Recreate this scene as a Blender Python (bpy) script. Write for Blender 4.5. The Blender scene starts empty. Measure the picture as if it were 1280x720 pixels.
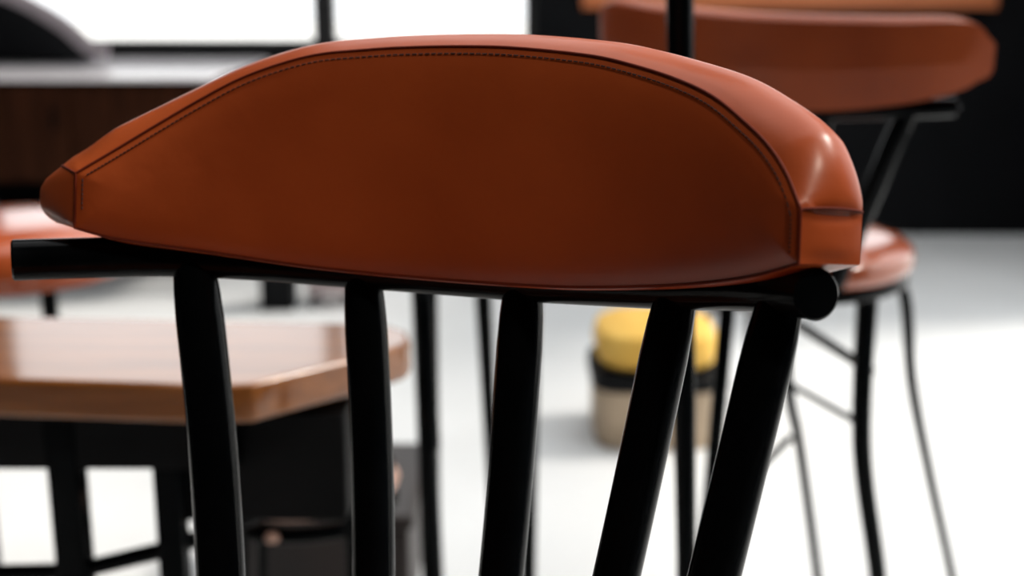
import bpy, math, random
from mathutils import Vector, Matrix
random.seed(4)
scene = bpy.context.scene
C = scene.collection
rad = math.radians

# ------------------------------------------------------------------ materials
def new_mat(name):
    m = bpy.data.materials.new(name); m.use_nodes = True
    nt = m.node_tree; b = nt.nodes['Principled BSDF']
    return m, nt, b

def ramp(nt, fac, c0, c1, p0=0.3, p1=0.7):
    r = nt.nodes.new('ShaderNodeValToRGB')
    r.color_ramp.elements[0].position = p0; r.color_ramp.elements[1].position = p1
    r.color_ramp.elements[0].color = (*c0, 1); r.color_ramp.elements[1].color = (*c1, 1)
    nt.links.new(fac, r.inputs[0]); return r.outputs[0]

def noise(nt, scale, detail=4, stretch=None):
    tc = nt.nodes.new('ShaderNodeTexCoord'); n = nt.nodes.new('ShaderNodeTexNoise')
    n.inputs['Scale'].default_value = scale; n.inputs['Detail'].default_value = detail
    if stretch:
        mp = nt.nodes.new('ShaderNodeMapping'); mp.inputs['Scale'].default_value = stretch
        nt.links.new(tc.outputs['Object'], mp.inputs[0]); nt.links.new(mp.outputs[0], n.inputs['Vector'])
    else:
        nt.links.new(tc.outputs['Object'], n.inputs['Vector'])
    return n.outputs['Fac']

def bump(nt, b, h, strength, dist):
    bp = nt.nodes.new('ShaderNodeBump'); bp.inputs['Strength'].default_value = strength
    bp.inputs['Distance'].default_value = dist
    nt.links.new(h, bp.inputs['Height']); nt.links.new(bp.outputs[0], b.inputs['Normal'])

def surface(name, c0, c1, rough=.5, scale=8, bscale=None, bstr=.2, bdist=.001, metal=0, spec=.5, stretch=None, coat=0, coatr=.2):
    m, nt, b = new_mat(name)
    nt.links.new(ramp(nt, noise(nt, scale, 5, stretch), c0, c1), b.inputs['Base Color'])
    b.inputs['Roughness'].default_value = rough; b.inputs['Metallic'].default_value = metal
    b.inputs['Specular IOR Level'].default_value = spec
    if coat: b.inputs['Coat Weight'].default_value = coat; b.inputs['Coat Roughness'].default_value = coatr
    if bscale: bump(nt, b, noise(nt, bscale, 3), bstr, bdist)
    return m

M = {}
M['leather'] = surface('tan_leather', (.32, .056, .012), (.42, .080, .018), .42, 9, 48, .30, .0018, spec=.12, coat=.40, coatr=.28)
M['seat'] = surface('polished_tan_leather', (.33, .060, .014), (.43, .082, .020), .35, 9, spec=.3, coat=1, coatr=.10)
M['welt'] = surface('welt_leather', (.10, .015, .006), (.14, .020, .008), .55, 30, 900, .1, .0004, spec=.12)
M['thread'] = surface('dark_thread', (.03, .006, .003), (.05, .01, .005), .7, 200)
M['black'] = surface('black_powder_coat', (.0016, .0022, .0028), (.0026, .0033, .004), .17, 40, 1500, .02, .0002, spec=.06)
M['blackmatte'] = surface('matte_black', (.003, .0035, .004), (.006, .006, .007), .6, 12, spec=.1)
M['wood'] = surface('warm_wood', (.15, .048, .010), (.26, .092, .020), .35, 6, 60, .05, .0004, spec=.2, coat=1, coatr=.09, stretch=(1, 9, 9))
M['floor'] = surface('pale_polished_floor', (.70, .71, .71), (.80, .81, .81), .38, 1.5, 14, .05, .002, spec=.4)
M['darkwall'] = surface('near_black_wall', (.0025, .0028, .0035), (.005, .005, .006), .7, 3, 60, .1, .002, spec=.1)
M['brownwall'] = surface('dark_brown_boards', (.020, .006, .0025), (.044, .014, .006), .6, 5, 40, .1, .001, stretch=(8, 1, 1), spec=.05)
M['orange'] = surface('orange_timber', (.42, .11, .03), (.55, .16, .05), .5, 4, stretch=(1, 8, 8))
M['ceil'] = surface('grey_ceiling', (.03, .03, .03), (.05, .05, .05), .8, 3, spec=.1)
M['frame'] = surface('black_window_frame', (.004, .004, .005), (.008, .008, .008), .5, 20)
M['pale'] = surface('pale_stone', (.70, .66, .70), (.84, .82, .84), .14, 5)
M['strap'] = surface('mauve_grey_strap', (.42, .36, .38), (.52, .46, .48), .6, 30)
M['beige'] = surface('beige_clay', (.40, .30, .20), (.52, .40, .28), .7, 12)
M['yellow'] = surface('yellow_cloth', (.75, .42, .06), (.90, .56, .12), .75, 14, 200, .2, .001)
M['greymetal'] = surface('grey_steel', (.10, .10, .11), (.16, .16, .17), .4, 14)
M['pinkgrey'] = surface('pinkish_grey_cloth', (.36, .29, .29), (.46, .38, .38), .8, 14)
M['darkbrown'] = surface('dark_brown_wood', (.016, .011, .010), (.030, .020, .018), .5, 5)
M['rosewood'] = surface('pale_rose_wood', (.60, .36, .28), (.72, .46, .36), .4, 6, stretch=(1, 6, 1))
M['pavement'] = surface('sunlit_pavement', (.60, .60, .58), (.72, .72, .70), .8, 2)
def glass_mat():
    m, nt, b = new_mat('window_glass')
    nt.nodes.remove(b); out = nt.nodes['Material Output']
    t = nt.nodes.new('ShaderNodeBsdfTransparent'); g = nt.nodes.new('ShaderNodeBsdfGlossy')
    g.inputs['Roughness'].default_value = .02; mx = nt.nodes.new('ShaderNodeMixShader')
    n = noise(nt, 2); mr = nt.nodes.new('ShaderNodeMapRange')
    mr.inputs['To Min'].default_value = .03; mr.inputs['To Max'].default_value = .05
    nt.links.new(n, mr.inputs['Value']); nt.links.new(mr.outputs[0], mx.inputs[0])
    nt.links.new(t.outputs[0], mx.inputs[1]); nt.links.new(g.outputs[0], mx.inputs[2])
    nt.links.new(mx.outputs[0], out.inputs['Surface']); return m
M['glass'] = glass_mat()

# ------------------------------------------------------------------ mesh helpers
class MB:
    def __init__(s): s.v = []; s.f = []
    def add(s, vs, fs):
        n = len(s.v); s.v += [Vector(p) for p in vs]; s.f += [tuple(i + n for i in f) for f in fs]; return s
    def box(s, lo, hi):
        x0, y0, z0 = lo; x1, y1, z1 = hi
        return s.add([(x0,y0,z0),(x1,y0,z0),(x1,y1,z0),(x0,y1,z0),(x0,y0,z1),(x1,y0,z1),(x1,y1,z1),(x0,y1,z1)],
                     [(0,3,2,1),(4,5,6,7),(0,1,5,4),(1,2,6,5),(2,3,7,6),(3,0,4,7)])
    def tube(s, pts, r, n=20, closed=False, cap=True):
        pts = [Vector(p) for p in pts]; k = len(pts)
        rs = r if isinstance(r, (list, tuple)) else [r] * k
        vs = []; fs = []; up = None
        for i, p in enumerate(pts):
            a = pts[(i - 1) % k] if (closed or i) else p
            b = pts[(i + 1) % k] if (closed or i < k - 1) else p
            t = (b - a).normalized()
            if up is None: up = t.orthogonal().normalized()
            up = (up - t * up.dot(t)).normalized(); w = t.cross(up)
            for j in range(n):
                q = 2 * math.pi * j / n
                vs.append(p + rs[i] * (math.cos(q) * up + math.sin(q) * w))
        for i in range(k if closed else k - 1):
            for j in range(n):
                a = i * n + j; b = i * n + (j + 1) % n; c = ((i + 1) % k) * n
                fs.append((a, b, c + (j + 1) % n, c + j))
        if not closed and cap:      # slightly eased flat caps
            for e, sg in ((0, -1), (k - 1, 1)):
                t = (pts[e] - pts[e + (1 if e == 0 else -1)]).normalized()
                base = len(vs); rr = rs[e]
                for j in range(n):
                    d = vs[e * n + j] - pts[e]
                    vs.append(pts[e] + d * .9 + t * rr * .09)
                for j in range(n):
                    a = e * n + j; b = e * n + (j + 1) % n
                    q = (a, b, base + (j + 1) % n, base + j)
                    fs.append(q if sg > 0 else q[::-1])
                cap_f = tuple(range(base, base + n)); fs.append(cap_f if sg > 0 else cap_f[::-1])
        return s.add(vs, fs)
    def lathe(s, prof, n=64, c=(0, 0, 0), sq=2.0):
        vs = []; fs = []; k = len(prof)
        for r, z in prof:
            for j in range(n):
                q = 2 * math.pi * j / n; co, si = math.cos(q), math.sin(q)
                m = (abs(co) ** sq + abs(si) ** sq) ** (-1 / sq)
                vs.append((c[0] + r * m * co, c[1] + r * m * si, c[2] + z))
        for i in range(k - 1):
            for j in range(n):
                fs.append((i * n + j, i * n + (j + 1) % n, (i + 1) * n + (j + 1) % n, (i + 1) * n + j))
        fs.append(tuple(range(n))[::-1]); fs.append(tuple(range((k - 1) * n, k * n)))
        return s.add(vs, fs)
    def prism(s, poly, z0, z1):
        n = len(poly)
        return s.add([(x, y, z0) for x, y in poly] + [(x, y, z1) for x, y in poly],
                     [tuple(range(n))[::-1], tuple(range(n, 2 * n))] + [(i, (i + 1) % n, n + (i + 1) % n, n + i) for i in range(n)])
    def build(s, name, mat, parent=None, bevel=0, smooth=True, seg=3):
        me = bpy.data.meshes.new(name); me.from_pydata([tuple(v) for v in s.v], [], s.f); me.update()
        import bmesh
        bm = bmesh.new(); bm.from_mesh(me); bmesh.ops.recalc_face_normals(bm, faces=bm.faces)
        bm.to_mesh(me); bm.free()
        me.materials.append(mat)
        for p in me.polygons: p.use_smooth = smooth
        o = bpy.data.objects.new(name, me); C.objects.link(o)
        if parent: o.parent = parent
        if smooth:
            try: me.set_sharp_from_angle(angle=rad(38))
            except Exception: pass
        if bevel:
            b = o.modifiers.new('bevel', 'BEVEL'); b.width = bevel; b.segments = seg; b.limit_method = 'ANGLE'
            b.harden_normals = False
        return o

def thing(name, label, cat, loc=(0, 0, 0), rz=0, group=None):
    o = bpy.data.objects.new(name, None); C.objects.link(o); o.empty_display_size = .1
    o.location = loc; o.rotation_euler = (0, 0, rz)
    o['label'] = label; o['category'] = cat
    if group: o['group'] = group
    return o
def structure(o, label=None, cat=None):
    o['kind'] = 'structure'
    if label: o['label'] = label
    if cat: o['category'] = cat
    return o

def curve_fn(tab):          # smooth interpolation through a small table
    n = len(tab); m = []
    for i in range(n):
        a = tab[max(i - 1, 0)]; b = tab[min(i + 1, n - 1)]; m.append((b[1] - a[1]) / (b[0] - a[0]))
    def f(x):
        if x <= tab[0][0]: return tab[0][1]
        if x >= tab[-1][0]: return tab[-1][1]
        for i in range(n - 1):
            if x <= tab[i + 1][0]:
                h = tab[i + 1][0] - tab[i][0]; t = (x - tab[i][0]) / h
                return ((2*t**3 - 3*t*t + 1) * tab[i][1] + (t**3 - 2*t*t + t) * h * m[i]
                        + (-2*t**3 + 3*t*t) * tab[i + 1][1] + (t**3 - t*t) * h * m[i + 1])
    return f

# ------------------------------------------------------------------ the stool with the curved padded back
REC, ROLL, RB, PHI = .19456, .03889, .35622, .69462
PAD_LENS = dict(top=[(-34.2,50),(-30.1,66),(-26.4,80.5),(-22.5,95),(-18.7,107.5),(-14.5,117),(-10.7,122.5),(-6,125),(-2.6,126),
                     (3,126),(9.2,124),(17.8,117),(22.6,110),(27.4,101),(31.2,91.5),(34.6,79),(37.2,68),(39.4,55),(41.3,38)],
                bot=[(-34.2,18.8),(-30.7,13.8),(-22.2,8),(-10.2,.5),(2.3,-3.2),(14.3,-4),(22,-2),(30,2),(36,7),(41.3,14)])
PAD_FULL = dict(top=[(-40.5,92),(-39.5,101),(-37.5,108),(-33,115),(-27,120),(-18,124),(-8,126),(3,126.5),(12,126),(20,124.5),(27,122),(33,117),(37.5,109),(39.5,102),(40.5,92)],
                bot=[(-40.5,32),(-39,26),(-36,20),(-30,13),(-22,7),(-10,1),(2,-2),(14,-1),(24,5),(32,13),(37,20),(39.5,26),(40.5,32)])

for k_ in ('top', 'bot'): PAD_FULL[k_] = [(a * 1.05, 8 + (h - 8) * .86 + 4) for a, h in PAD_FULL[k_]]

def make_stool(label, loc, rz, legs, pad=PAD_LENS, bottoms=(-41, -14.5, 7.5, 27, 48), tops=(-23.5, -7, 9.3, 25.2, 36.1),
               seat_z=.70, seat_th=1.0, detail=True, ring=True, zoff=0.0, extra_braces=(), group='tan leather stools'):
    t = thing('bar_stool', label, 'stool', loc, rz, group)
    # local frame: +Y back of the stool, -Y the sitter's front
    r = Vector((1, 0, 0)); z = Vector((0, 0, 1)); fw = Vector((0, -1, 0))
    n = fw * math.cos(REC) + z * math.sin(REC); u = z * math.cos(REC) - fw * math.sin(REC)
    r2 = r * math.cos(ROLL) + u * math.sin(ROLL); u2 = u * math.cos(ROLL) - r * math.sin(ROLL)
    o = Vector((-.03, .236, .93647 + zoff))
    axis = o + RB * n
    def S(adeg, h, R): 
        a = rad(adeg); return axis + R * (math.sin(a) * r2 - math.cos(a) * n) + h * u2
    phid = math.degrees(PHI)
    # --- rail
    sag = curve_fn([(-40, -.001), (-34, .0012), (-26, .0035), (-17, .0028), (-10, .001), (0, -.0008), (9, -.0022), (14, -.0022), (24, -.0012), (33, .0012), (40, 0)])
    def rail(a): return S(a, sag(a), RB) + n * (.55 * max(0, rad(a - 34.5)) ** 2)
    MB().tube([rail(-phid + 2 * phid * i / 90) for i in range(91)], .0120, 40).build('back_rail', M['black'], t)
    # --- spindles
    rs = .185
    for a, b, sr in zip(tops, bottoms, (.0142, .0126, .0130, .0126, .0128)):
        T = S(a, sag(a) - .003, RB); B = Vector((rs * math.sin(rad(b)), rs * math.cos(rad(b)), seat_z))
        k = 14
        pts = [T.lerp(B, i / k) + Vector((0, 1, 0)) * .006 * math.sin(math.pi * i / k) for i in range(k + 1)]
        MB().tube(pts, [sr * .84] + [sr * .95] + [sr] * (k - 1), 32).build('spindle', M['black'], t)
    # --- pad
    top = curve_fn(pad['top']); bot = curve_fn(pad['bot'])
    aL, aR = pad['top'][0][0], pad['top'][-1][0]
    NC, NR = (150, 44) if detail else (70, 20)
    Rf, Rk = RB - .020, RB + .016
    def col(i):
        x = i / NC; x = x - .35 * math.sin(2 * math.pi * x) / (2 * math.pi)
        return aL + (aR - aL) * x
    # perimeter (front edge), counter-clockwise seen from the sitter
    def grid(R, sign, puff):
        vs = []; fs = []
        for i in range(NC + 1):
            a = col(i); t0, b0 = top(a) / 1000, bot(a) / 1000
            for j in range(NR + 1):
                q = j / NR; h = b0 + (t0 - b0) * q
                de = min((h - b0), (t0 - h), RB * rad(a - aL), RB * rad(aR - a))
                de = max(de, 0)
                g = (1 - math.exp(-de / .010)) * puff
                vs.append(S(a, h, R - sign * g))
        for i in range(NC):
            for j in range(NR):
                k0 = i * (NR + 1) + j
                fs.append((k0, k0 + NR + 1, k0 + NR + 2, k0 + 1))
        return vs, fs
    per = []
    for i in range(NC + 1): per.append((col(i), top(col(i))))
    E = 12
    for j in range(1, E): per.append((aR, top(aR) + (bot(aR) - top(aR)) * j / E))
    for i in range(NC, -1, -1): per.append((col(i), bot(col(i))))
    for j in range(1, E): per.append((aL, bot(aL) + (top(aL) - bot(aL)) * j / E))
    NP = len(per); seg_id = [0] * (NC + 1) + [1] * (E - 1) + [2] * (NC + 1) + [3] * (E - 1)
    P2 = [Vector((RB * rad(a) * 1000, h)) for a, h in per]
    nor = []
    for i in range(NP):
        d = P2[(i + 1) % NP] - P2[i - 1]; d.normalize(); nor.append(Vector((-d.y, d.x)))
    # corner distances
    corners = [0, NC, NC + E, 2 * NC + E]
    def cdist(i): return min((P2[i] - P2[c]).length for c in corners)
    def border(t_, i):          # offset outwards in mm
        c = min(1, cdist(i) / 36); c = c * c * (3 - 2 * c)
        s_ = seg_id[i]
        amp = {0: 7.5, 1: 1.6, 2: 2.5, 3: 3.5}[s_]
        w = 1 if s_ in (1, 3) else (.35 + .65 * c)
        grow = {0: 4.5, 1: 0, 2: 0, 3: 22}[s_]
        sm = lambda q: (lambda c_: c_ * c_ * (3 - 2 * c_))(max(0, min(1, q)))
        eTR, eBR = (P2[i] - P2[NC]).length, (P2[i] - P2[NC + E]).length
        eTL, eBL = (P2[i] - P2[0]).length, (P2[i] - P2[2 * NC + E]).length
        if aL < -30 and s_ == 0:
            x_ = i / NC; sh = sm((x_ - .72) / .26)
            grow = (4.5 + 7 * sm(1 - eTL / 110) + 4.0 * sh) * min(1, eTR / 30) ** .6; amp += 3.0 * sh * min(1, eTR / 30) ** .6
            if sh > 0: w = max(w, .35 + .65 * min(1, eTR / 30) ** .6)
        if s_ == 2: w *= sm(eBR / 14)
        if s_ == 1: w *= sm(min(eTR, eBR) / 8)
        if aL < -30 and s_ == 3:
            grow *= (1 - (1 - min(1, eBL / 15)) ** 2) ** .5 * (.82 + .18 * sm(eTL / 10))
        return amp * w * math.sin(math.pi * min(1, t_)) ** .75 + grow * t_
    ND = 12
    vs = []; fs = []
    for k in range(ND + 1):
        tt = k / ND
        for i in range(NP):
            a, h = per[i]; of = border(tt, i)
            R = Rf + (Rk - Rf) * tt
            da = math.degrees(nor[i].x * of / 1000 / RB); dh = nor[i].y * of / 1000
            vs.append(S(a + da, h / 1000 + dh, R))
    for k in range(ND):
        for i in range(NP):
            j = (i + 1) % NP
            fs.append((k * NP + i, (k + 1) * NP + i, (k + 1) * NP + j, k * NP + j))
    m = MB(); m.add(vs, fs)
    padob = m.build('back_cushion', M['leather'], t)
    # front & back panels are sewn panels of the same cushion
    fv, ff = grid(Rf, 1, .0045); MB().add(fv, ff).build('front_panel', M['leather'], padob)
    # back panel follows the grown outline
    ring_ = vs[ND * NP:]
    bm_v = []; bm_f = []; K = 10
    cen = [S(col(NC - 0) if False else max(aL + 3, min(aR - 3, per[i][0])), (top(per[i][0]) + bot(per[i][0])) / 2000, Rk + .004) for i in range(NP)]
    for k in range(K + 1):
        q = k / K
        for i in range(NP): bm_v.append(ring_[i].lerp(cen[i], q) + (axis - axis))
    for k in range(K):
        for i in range(NP):
            j = (i + 1) % NP; bm_f.append((k * NP + i, (k + 1) * NP + i, (k + 1) * NP + j, k * NP + j))
    MB().add(bm_v, bm_f).build('back_panel', M['leather'], padob)
    # welt along the front edge and at both end corners, stitch line inside it
    MB().tube([S(a, h / 1000, Rf - .0002) for a, h in per], .0008, 8, closed=True).build('welt', M['welt'], padob)
    if detail:
        st = MB()
        def inset(i, mm): 
            a, h = per[i]; return a - math.degrees(nor[i].x * mm / 1000 / RB), h - nor[i].y * mm
        line = [inset(i, 4.2) for i in list(range(2, NC - 1)) + list(range(NC + 2, NC + E - 1))] 
        lineL = [inset(i, 4.2) for i in range(2 * NC + E + 4, NP)]
        for ln in (line, lineL):
            acc = 0
            for (a0, h0), (a1, h1) in zip(ln, ln[1:]):
                p0 = S(a0, h0 / 1000, Rf - .0022); p1 = S(a1, h1 / 1000, Rf - .0022)
                d = (p1 - p0).length
                if d < 1e-6: continue
                nn = max(1, round(d / .0034))
                for q in range(nn):
                    s0 = p0.lerp(p1, (q + .12) / nn); s1 = p0.lerp(p1, (q + .80) / nn)
                    st.tube([s0, s1], .00042, 6)
        st.build('stitching', M['thread'], padob)
        for idx, sx in ((NC, 1), (0, -1)):
            pts = [vs[k * NP + idx] for k in range(ND + 1)]
            MB().tube(pts, .0007, 8).build('corner_seam', M['welt'], padob)
    # --- seat
    MB().lathe([(a_, .056 - (.056 - b_) * seat_th) for a_, b_ in [(.02, .004), (.185, .004), (.192, .010), (.195, .022), (.192, .036), (.180, .046), (.15, .052), (.08, .055), (.005, .056)]], 72,
               (0, 0, seat_z - .012)).build('seat', M['seat'], t)
    MB().tube([(.178 * math.cos(q * math.pi / 36), .178 * math.sin(q * math.pi / 36), seat_z - .018) for q in range(72)], .011, 16, closed=True).build('seat_ring', M['black'], t)
    Mi = (Matrix.Translation(loc) @ Matrix.Rotation(rz, 4, 'Z')).inverted()
    for pts, rr in legs:
        pp = [Mi @ Vector(p) for p in pts]
        g = curve_pts(pp, 8)
        MB().tube(g, [rr[0] + (rr[1] - rr[0]) * i / (len(g) - 1) for i in range(len(g))], 20).build('leg', M['black'], t)
    for pts, rr in extra_braces:
        MB().tube([Mi @ Vector(p) for p in pts], rr, 14).build('stretcher', M['black'], t)
    return t

def curve_pts(pp, k):
    out = []
    n = len(pp)
    for i in range(n - 1):
        p0 = pp[max(i - 1, 0)]; p1 = pp[i]; p2 = pp[i + 1]; p3 = pp[min(i + 2, n - 1)]
        for j in range(k):
            s = j / k
            out.append(.5 * ((2 * p1) + (p2 - p0) * s + (2 * p0 - 5 * p1 + 4 * p2 - p3) * s * s + (-p0 + 3 * p1 - 3 * p2 + p3) * s ** 3))
    out.append(pp[-1]); return out

def splayed(cx, cy, rz, r0=.14, r1=.21, z=.69, tr=.012):
    L = []
    for k in range(4):
        q = rz + math.pi / 4 + k * math.pi / 2
        d = Vector((math.cos(q), math.sin(q), 0)); c = Vector((cx, cy, 0))
        L.append(([c + d * r0 + Vector((0, 0, z)), c + d * (r0 + r1) / 2 + Vector((0, 0, z * .45)), c + d * r1], (tr, tr)))
    return L

near_loc = (-.10144, .48938, 0); near_rz = -.36202
make_stool('tan leather bar stool with curved padded back, closest and in sharp focus', near_loc, near_rz,
           splayed(near_loc[0], near_loc[1], near_rz))
st_ring = lambda cx, cy, r, z, k=48: [(cx + r * math.cos(2 * math.pi * i / k), cy + r * math.sin(2 * math.pi * i / k), z) for i in range(k + 1)]

# right-hand stool, seen from behind
fl = (.395, 1.86, 0)
legs_r = [([(.500, 1.75, .69), (.505, 1.745, .45), (.541, 1.74, .24), (.57, 1.72, 0)], (.0150, .0125)),
          ([(.560, 1.90, .69), (.616, 1.95, .62), (.641, 1.96, .474), (.690, 1.98, .303), (.747, 2.00, .117), (.775, 2.01, 0)], (.010, .0062)),
          ([(.430, 1.98, .69), (.452, 2.00, .46), (.482, 2.02, .34), (.532, 2.05, .092), (.545, 2.06, 0)], (.010, .0075)),
          ([(.300, 1.72, .69), (.285, 1.70, .45), (.26, 1.68, 0)], (.012, .010))]
make_stool('blurred tan leather stool seen from behind, at right beyond the closest stool', fl, rad(152), legs_r, pad=PAD_FULL,
           detail=False, zoff=.004, bottoms=(-40, -20, 0, 20, 40), tops=(-30, -14, 2, 18, 33),
           extra_braces=[([(.462, 2.0, .560), (.512, 1.75, .558)], .008), ([(.46, 2.0, .455), (.515, 1.755, .47)], .0055),
                         ([(.29, 1.70, .36), (.46, 2.01, .36)], .007)])

# left-hand stool whose round seat enters at the left edge
ll = (-.815, 2.02, 0)
make_stool('blurred tan stool cut off by the left edge, only its seat showing', ll, rad(75), [([(x0, y0, .69), (x0, y0, .35), (x0, y0, 0)], (.012, .012)) for x0, y0 in ((-.715, 1.92), (-.80, 2.14), (-.93, 1.92), (-.93, 2.12))],
           detail=False, seat_z=.69, seat_th=1.75, zoff=.03)

# ------------------------------------------------------------------ wooden table, left
tb = thing('wooden_bench', 'high bench with thick wooden top and black frame, left behind the closest stool', 'bench', (-.42, 1.45, 0))
def loc_(px, py): return (px + .42, py - 1.45)
poly = [loc_(*p) for p in [(-.95, 1.335), (-.60, 1.285), (-.305, 1.255), (-.268, 1.262), (-.245, 1.285), (-.15, 1.375), (-.122, 1.41), (-.118, 1.435),
        (-.125, 1.47), (-.145, 1.495), (-.18, 1.505), (-.90, 1.56), (-.95, 1.55)]]
MB().prism(poly, .652, .695).build('tabletop', M['wood'], tb, bevel=.006)
fr = MB().box((-.50, -.135, .58), (.12, -.105, .650)).box((-.50, .035, .58), (.24, .065, .650)).box((-.50, -.135, .58), (-.47, .065, .650)).box((.09, -.135, .58), (.12, .065, .650))
fr.build('apron', M['blackmatte'], tb, bevel=.002)
def at(x, y, D, f=1600., p=rad(13.5), H=1.1):
    X = (x - 640) / f; Y = (360 - y) / f
    d = Vector((X, math.cos(p) + Y * math.sin(p), -math.sin(p) + Y * math.cos(p)))
    return Vector((0, 0, H)) + d * (D / d.y)
for x, y, w in ((-.072, -.12, .0170), (.040, -.118, .0150), (-.485, -.12, .0170), (-.485, .05, .016), (.225, .05, .014)):
    MB().box((x - w, y - w, 0), (x + w, y + w, .655)).build('leg', M['black'], tb, bevel=.003)
MB().tube([(-.072, -.12, .452), (.040, -.118, .480)], .010, 12).build('stretcher', M['black'], tb)
MB().tube([(.040, -.118, .480), (.225, .05, .500)], .010, 12).build('stretcher', M['black'], tb)
MB().tube([(-.485, -.12, .44), (-.072, -.12, .452)], .010, 12).build('stretcher', M['black'], tb)
MB().box((.052, -.104, .505), (.235, .034, .635)).build('drawer_box', M['blackmatte'], tb, bevel=.004)

# low stool pushed beneath the table
ls = thing('low_stool', 'low black-topped stool with rosy wooden rim beneath the high bench', 'stool', (-.285, 1.64, 0))
MB().lathe([(.01, 0), (.115, 0), (.128, .006), (.131, .014), (.126, .022), (.10, .026), (.01, .027)], 56, (0, 0, .425)).build('seat_rim', M['rosewood'], ls)
MB().lathe([(.01, 0), (.120, 0), (.124, .006), (.118, .016), (.08, .022), (.01, .024)], 56, (0, 0, .4505)).build('seat_pad', M['blackmatte'], ls)
MB().tube([(.118 * math.cos(q * math.pi / 24), .118 * math.sin(q * math.pi / 24), .408) for q in range(48)], .011, 12, closed=True).build('seat_ring', M['black'], ls)
for k in range(4):
    q = math.pi / 4 + k * math.pi / 2
    MB().tube([(.10 * math.cos(q), .10 * math.sin(q), .41), (.135 * math.cos(q), .135 * math.sin(q), 0)], .009, 12).build('leg', M['black'], ls)
MB().lathe([(.002, 0), (.007, .001), (.010, .006), (.007, .011), (.002, .012)], 20, (-.02, -.131, .405)).build('knob', M['rosewood'], ls)

# dark box on the floor
db = thing('storage_box', 'low dark brown lidded box on the floor behind the spindles', 'box', (-.34, 2.18, 0))
MB().box((-.17, -.17, 0), (.165, .17, .195)).build('body', M['darkbrown'], db, bevel=.008)
MB().box((-.18, -.18, .197), (.175, .18, .225)).build('lid', M['darkbrown'], db, bevel=.01)

# ------------------------------------------------------------------ small black stool, centre
ms = thing('metal_stool', 'small black metal stool seen between the second and third spindles', 'stool', (-.053, 1.92, 0))
MB().lathe([(.01, 0), (.105, 0), (.115, .005), (.115, .018), (.106, .024), (.01, .026)], 48, (0, 0, .664)).build('seat', M['black'], ms)
for a, b, r0, r1 in (((-.080, -.10, .67), (-.062, -.13, 0), .0145, .017), ((.004, .07, .67), (.034, .09, 0), .014, .008),
                     ((.085, -.05, .67), (.075, -.12, 0), .012, .012), ((-.075, .06, .67), (-.078, .10, 0), .010, .010)):
    MB().tube([a, Vector(a).lerp(Vector(b), .5), b], [r0, (r0 + r1) / 2, r1], 18).build('leg', M['black'], ms)
MB().tube([(-.078, -.102, .655), (-.070, -.112, .42)], .0165, 14).build('leg_sleeve', M['black'], ms)

# ------------------------------------------------------------------ floor lamp pole
lp = thing('floor_lamp', 'slim black floor lamp pole standing in front of the right stool', 'lamp', (.197, 1.21, 0))
MB().lathe([(.01, 0), (.075, 0), (.08, .006), (.075, .014), (.02, .02), (.01, .03)], 40).build('base', M['black'], lp)
MB().tube([(0, 0, .01), (-.02, -.01, .53), (-.043, -.01, 1.07), (-.066, -.01, 1.62)], [.009, .0100, .0128, .0128], 24).build('pole', M['black'], lp)
MB().lathe([(.15, 0), (.152, .002), (.09, .2), (.086, .2), (.146, .002)], 40, (-.068, -.01, 1.60)).build('lamp_shade', M['blackmatte'], lp)

# ------------------------------------------------------------------ sideboard with a pale top under the window, bag on it
sb = thing('sideboard', 'long dark brown sideboard with a pale glossy top under the window', 'sideboard', (-2.02, 5.21, 0))
MB().box((-.90, -.76, .763), (.98, .34, .778)).build('top', M['pale'], sb, bevel=.004)
MB().box((-.88, -.74, .41), (.95, .32, .762)).build('body', M['brownwall'], sb, bevel=.006)
for k in range(4):
    x0 = -.87 + k * .453
    d = MB().box((x0 + .006, -.757, .43), (x0 + .447, -.741, .74)).build('door', M['brownwall'], sb, bevel=.003)
    MB().tube([(x0 + .40, -.775, .60), (x0 + .40, -.775, .68)], .006, 10).build('handle', M['black'], d)
for x in (-.83, .90):
    for y in (-.68, .26): MB().box((x - .02, y - .02, 0), (x + .02, y + .02, .408)).build('leg', M['black'], sb, bevel=.003)

bg = thing('shoulder_bag', 'slumped black bag with mauve-grey strap on the pale sideboard top', 'bag', (-1.94, 5.22, .788))
prof = [(-.42, 0), (.26, 0), (.255, .03), (.20, .085), (.12, .14), (.02, .20), (-.08, .24), (-.25, .26), (-.36, .22), (-.42, .10)]
vs = []; fs = []; K = 9; n = len(prof)
for k in range(K):
    t = -1 + 2 * k / (K - 1); sc = math.sqrt(max(.05, 1 - t * t * .85))
    for x, z in prof: vs.append((x * (.75 + .25 * sc) - .0, t * .10, z * sc))
for k in range(K - 1):
    for i in range(n): j = (i + 1) % n; fs.append((k * n + i, k * n + j, (k + 1) * n + j, (k + 1) * n + i))
fs += [tuple(range(n))[::-1], tuple(range((K - 1) * n, K * n))]
b = MB().add(vs, fs).build('body', M['blackmatte'], bg)
sp = [(.345, -.09, .040), (.27, -.07, .055), (.17, -.04, .135), (.06, -.02, .20), (-.06, -.01, .255), (-.2, 0, .28)]
spine = curve_pts([Vector(p) for p in sp], 6); v2 = []; f2 = []
for i, p in enumerate(spine):
    tng = (spine[min(i + 1, len(spine) - 1)] - spine[max(i - 1, 0)]).normalized(); up = Vector((-tng.z, 0, tng.x)).normalized()
    if up.z < 0: up = -up
    w = .030
    for a_, b_ in ((-1, -1), (1, -1), (1, 1), (-1, 1)): v2.append(p + Vector((0, 1, 0)) * .012 * a_ + up * w * b_)
for i in range(len(spine) - 1):
    for j in range(4): f2.append((i * 4 + j, i * 4 + (j + 1) % 4, i * 4 + 4 + (j + 1) % 4, i * 4 + 4 + j))
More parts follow.
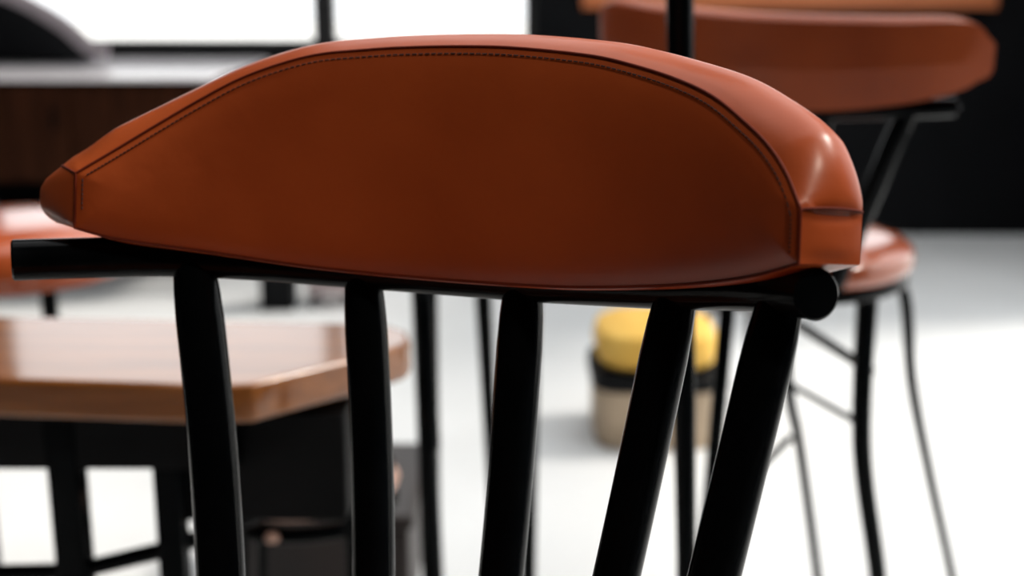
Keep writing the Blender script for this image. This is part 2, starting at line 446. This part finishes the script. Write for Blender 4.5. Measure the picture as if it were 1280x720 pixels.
f2 += [(3, 2, 1, 0), tuple(range(len(v2) - 4, len(v2)))]
MB().add(v2, f2).build('strap', M['strap'], bg, bevel=.003)

# ------------------------------------------------------------------ things on the floor further back
bt = thing('planter_box', 'beige tub with a dark rim on the floor behind the fourth spindle', 'tub', (.35, 3.05, 0))
MB().lathe([(.10, 0), (.142, 0), (.148, .008), (.152, .145), (.142, .147), (.132, .03), (.10, .025)], 56, sq=5).build('tub', M['beige'], bt)
MB().lathe([(.138, .147), (.155, .147), (.159, .155), (.159, .180), (.154, .185), (.138, .185)], 56, sq=5).build('rim', M['blackmatte'], bt)
yc = thing('cushion', 'round-edged yellow cushion resting on the beige tub', 'cushion', (.352, 3.05, .186))
MB().lathe([(.01, 0), (.12, .002), (.142, .02), (.150, .055), (.142, .09), (.11, .108), (.01, .114)], 56, sq=3.5).build('cover', M['yellow'], yc)

gc = thing('metal_rack', 'grey bent-tube metal rack right of the yellow cushion', 'rack', (.575, 3.35, 0))
for yy in (-.08, .08):
    MB().tube(curve_pts([Vector(p) for p in [(-.075, yy, 0), (-.073, yy, .14), (-.065, yy, .22), (-.03, yy, .27), (.02, yy, .27), (.07, yy, .25), (.085, yy, .17), (.09, yy, 0)]], 6), .012, 12).build('hoop', M['greymetal'], gc)
for xx, zz in ((-.073, .14), (0, .272)): MB().tube([(xx, -.08, zz), (xx, .08, zz)], .010, 10).build('crossbar', M['greymetal'], gc)

pb = thing('ottoman', 'pinkish grey upholstered ottoman far back left, near the window', 'ottoman', (-.64, 4.35, 0))
MB().box((-.07, -.07, .04), (.085, .09, .23)).build('body', M['pinkgrey'], pb, bevel=.02)
MB().box((-.072, -.072, .232), (.087, .092, .27)).build('cushion', M['pinkgrey'], pb, bevel=.018)
for x in (-.05, .065):
    for y in (-.05, .07): MB().tube([(x, y, .05), (x, y, 0)], .010, 10).build('leg', M['black'], pb)
bs = thing('side_table', 'small black cube side table left of the pinkish grey ottoman', 'table', (-.80, 4.30, 0))
MB().box((-.07, -.07, .235), (.06, .07, .26)).build('top', M['blackmatte'], bs, bevel=.004)
MB().box((-.06, -.06, .0), (.05, .06, .233)).build('body', M['blackmatte'], bs, bevel=.004)

# ------------------------------------------------------------------ the room
XL, XR, YB, YF, HC = -3.0, 2.35, 5.6, -2.2, 3.2
def st(name, mb, mat, **k): return structure(mb.build(name, mat, smooth=False), **k)
st('floor', MB().box((XL - .2, YF - .2, -.1), (XR + .2, YB + .2, 0)), M['floor'])
KX0, KX1, KY0, KY1 = -1.1, 2.3, 0.6, 5.4       # unseen skylight, added to light the floor and cushion tops
st('ceiling', MB().box((XL - .2, YF - .2, HC), (XR + .2, KY0, HC + .1)).box((XL - .2, KY1, HC), (XR + .2, YB + .2, HC + .1))
   .box((XL - .2, KY0, HC), (KX0, KY1, HC + .1)).box((KX1, KY0, HC), (XR + .2, KY1, HC + .1)), M['ceil'])
sk = structure(MB().box((KX0, KY0, HC), (KX0 + .05, KY1, HC + .1)).box((KX1 - .05, KY0, HC), (KX1, KY1, HC + .1))
               .box((KX0 + .05, KY0, HC), (KX1 - .05, KY0 + .05, HC + .1)).box((KX0 + .05, KY1 - .05, HC), (KX1 - .05, KY1, HC + .1)).build('window_5', M['frame'], smooth=False))
MB().box((KX0 + .05, KY0 + .05, HC + .05), (KX1 - .05, KY1 - .05, HC + .06)).build('pane', M['glass'], sk, smooth=False)
st('wall_left', MB().box((XL - .2, YF, 0), (XL, YB, HC)), M['darkwall'])
st('wall_front', MB().box((XL, YF - .2, 0), (XR, YF, HC)), M['darkwall'])
WX0, WX1, WZ0, WZ1 = -2.35, .10, .805, 2.7
st('wall_back', MB().box((XL, YB, 0), (WX0, YB + .2, HC)).box((WX1, YB, 0), (.5, YB + .2, HC)).box((2.2, YB, 0), (XR, YB + .2, HC)).box((.5, YB, 0), (2.2, YB + .2, 1.25)).box((.5, YB, WZ1), (2.2, YB + .2, HC)).box((WX0, YB, 0), (WX1, YB + .2, WZ0)).box((WX0, YB, WZ1), (WX1, YB + .2, HC)), M['darkwall'])
# timber band on the back wall right of the window
st('trim_1', MB().box((.30, YB - .04, .985), (2.06, YB - .001, 1.22)), M['orange'])
# back windows (two lights, mullion between)
def window(name, x0, x1, WZ0=WZ0):
    w = structure(MB().box((x0, YB + .02, WZ0), (x0 + .045, YB + .12, WZ1)).box((x1 - .045, YB + .02, WZ0), (x1, YB + .12, WZ1))
                  .box((x0 + .045, YB + .02, WZ0), (x1 - .045, YB + .12, WZ0 + .045)).box((x0 + .045, YB + .02, WZ1 - .045), (x1 - .045, YB + .12, WZ1)).build(name, M['frame'], smooth=False))
    MB().box((x0 + .045, YB + .06, WZ0 + .045), (x1 - .045, YB + .068, WZ1 - .045)).build('pane', M['glass'], w, smooth=False)
window('window_1', WX0, -.81); window('window_2', -.81, WX1); window('window_6', .5, 2.2, 1.25)  # last one is out of view, added high up for sheen on seats
# right wall: storefront glazing
SY = [.9, 2.6, 4.3]
st('wall_right', MB().box((XR, YF, 0), (XR + .15, YB + .2, .12)).box((XR, YF, .12), (XR + .15, SY[0], 2.95)).box((XR, SY[-1], .12), (XR + .15, YB + .2, 2.95)).box((XR, YF, 2.95), (XR + .15, YB + .2, HC)), M['darkwall'])
for i in range(2):
    y0, y1 = SY[i], SY[i + 1]
    w = structure(MB().box((XR + .03, y0, .12), (XR + .11, y0 + .03, 2.95)).box((XR + .03, y1 - .03, .12), (XR + .11, y1, 2.95))
                  .box((XR + .03, y0 + .03, .12), (XR + .11, y1 - .03, .16)).box((XR + .03, y0 + .03, 2.91), (XR + .11, y1 - .03, 2.95)).build('window_%d' % (i + 3), M['frame'], smooth=False))
    MB().box((XR + .066, y0 + .03, .16), (XR + .074, y1 - .03, 2.91)).build('pane', M['glass'], w, smooth=False)
st('ground', MB().box((-30, -20, -.32), (40, 40, -.12)), M['pavement'])

# ------------------------------------------------------------------ light, camera
w = bpy.data.worlds.new('sky'); scene.world = w; w.use_nodes = True
bgd = w.node_tree.nodes['Background']; bgd.inputs[0].default_value = (.97, .99, 1.0, 1); bgd.inputs[1].default_value = 2.0
sun = bpy.data.lights.new('sun', 'SUN'); sun.energy = 4.4; sun.angle = rad(14); sun.color = (1, .94, .86)
so = bpy.data.objects.new('sun', sun); C.objects.link(so)
d = Vector((.96, .26, math.tan(rad(49))))
so.rotation_euler = d.to_track_quat('Z', 'Y').to_euler(); so.location = (6, 5, 5)

# added warm spot, overhead front right, brightening the closest stool's cushion
sl = bpy.data.lights.new('cushion_fill_spot', 'SPOT'); sl.energy = 105; sl.color = (1, .84, .70); sl.shadow_soft_size = .12
sl.spot_size = rad(30); sl.spot_blend = .7
slo = bpy.data.objects.new('cushion_fill_spot', sl); C.objects.link(slo); slo.location = (1.0, -.6, 3.12)
slo.rotation_euler = (Vector((1.0, -.6, 3.12)) - Vector((-.12, .68, 1.02))).to_track_quat('Z', 'Y').to_euler()

cam = bpy.data.cameras.new('camera'); cam.sensor_width = 36; cam.lens = 45; cam.clip_start = .02
co = bpy.data.objects.new('camera', cam); C.objects.link(co); co.location = (0, 0, 1.1)
co.rotation_euler = (rad(90 - 13.5), 0, 0)
cam.dof.use_dof = True; cam.dof.focus_distance = .66; cam.dof.aperture_fstop = 45 / 1000 / .0098
scene.camera = co
scene.view_settings.view_transform = 'Standard'; scene.view_settings.look = 'None'
scene.view_settings.gamma = 1; scene.view_settings.exposure = 0; scene.view_settings.use_curve_mapping = False
scene.cycles.use_denoising = True
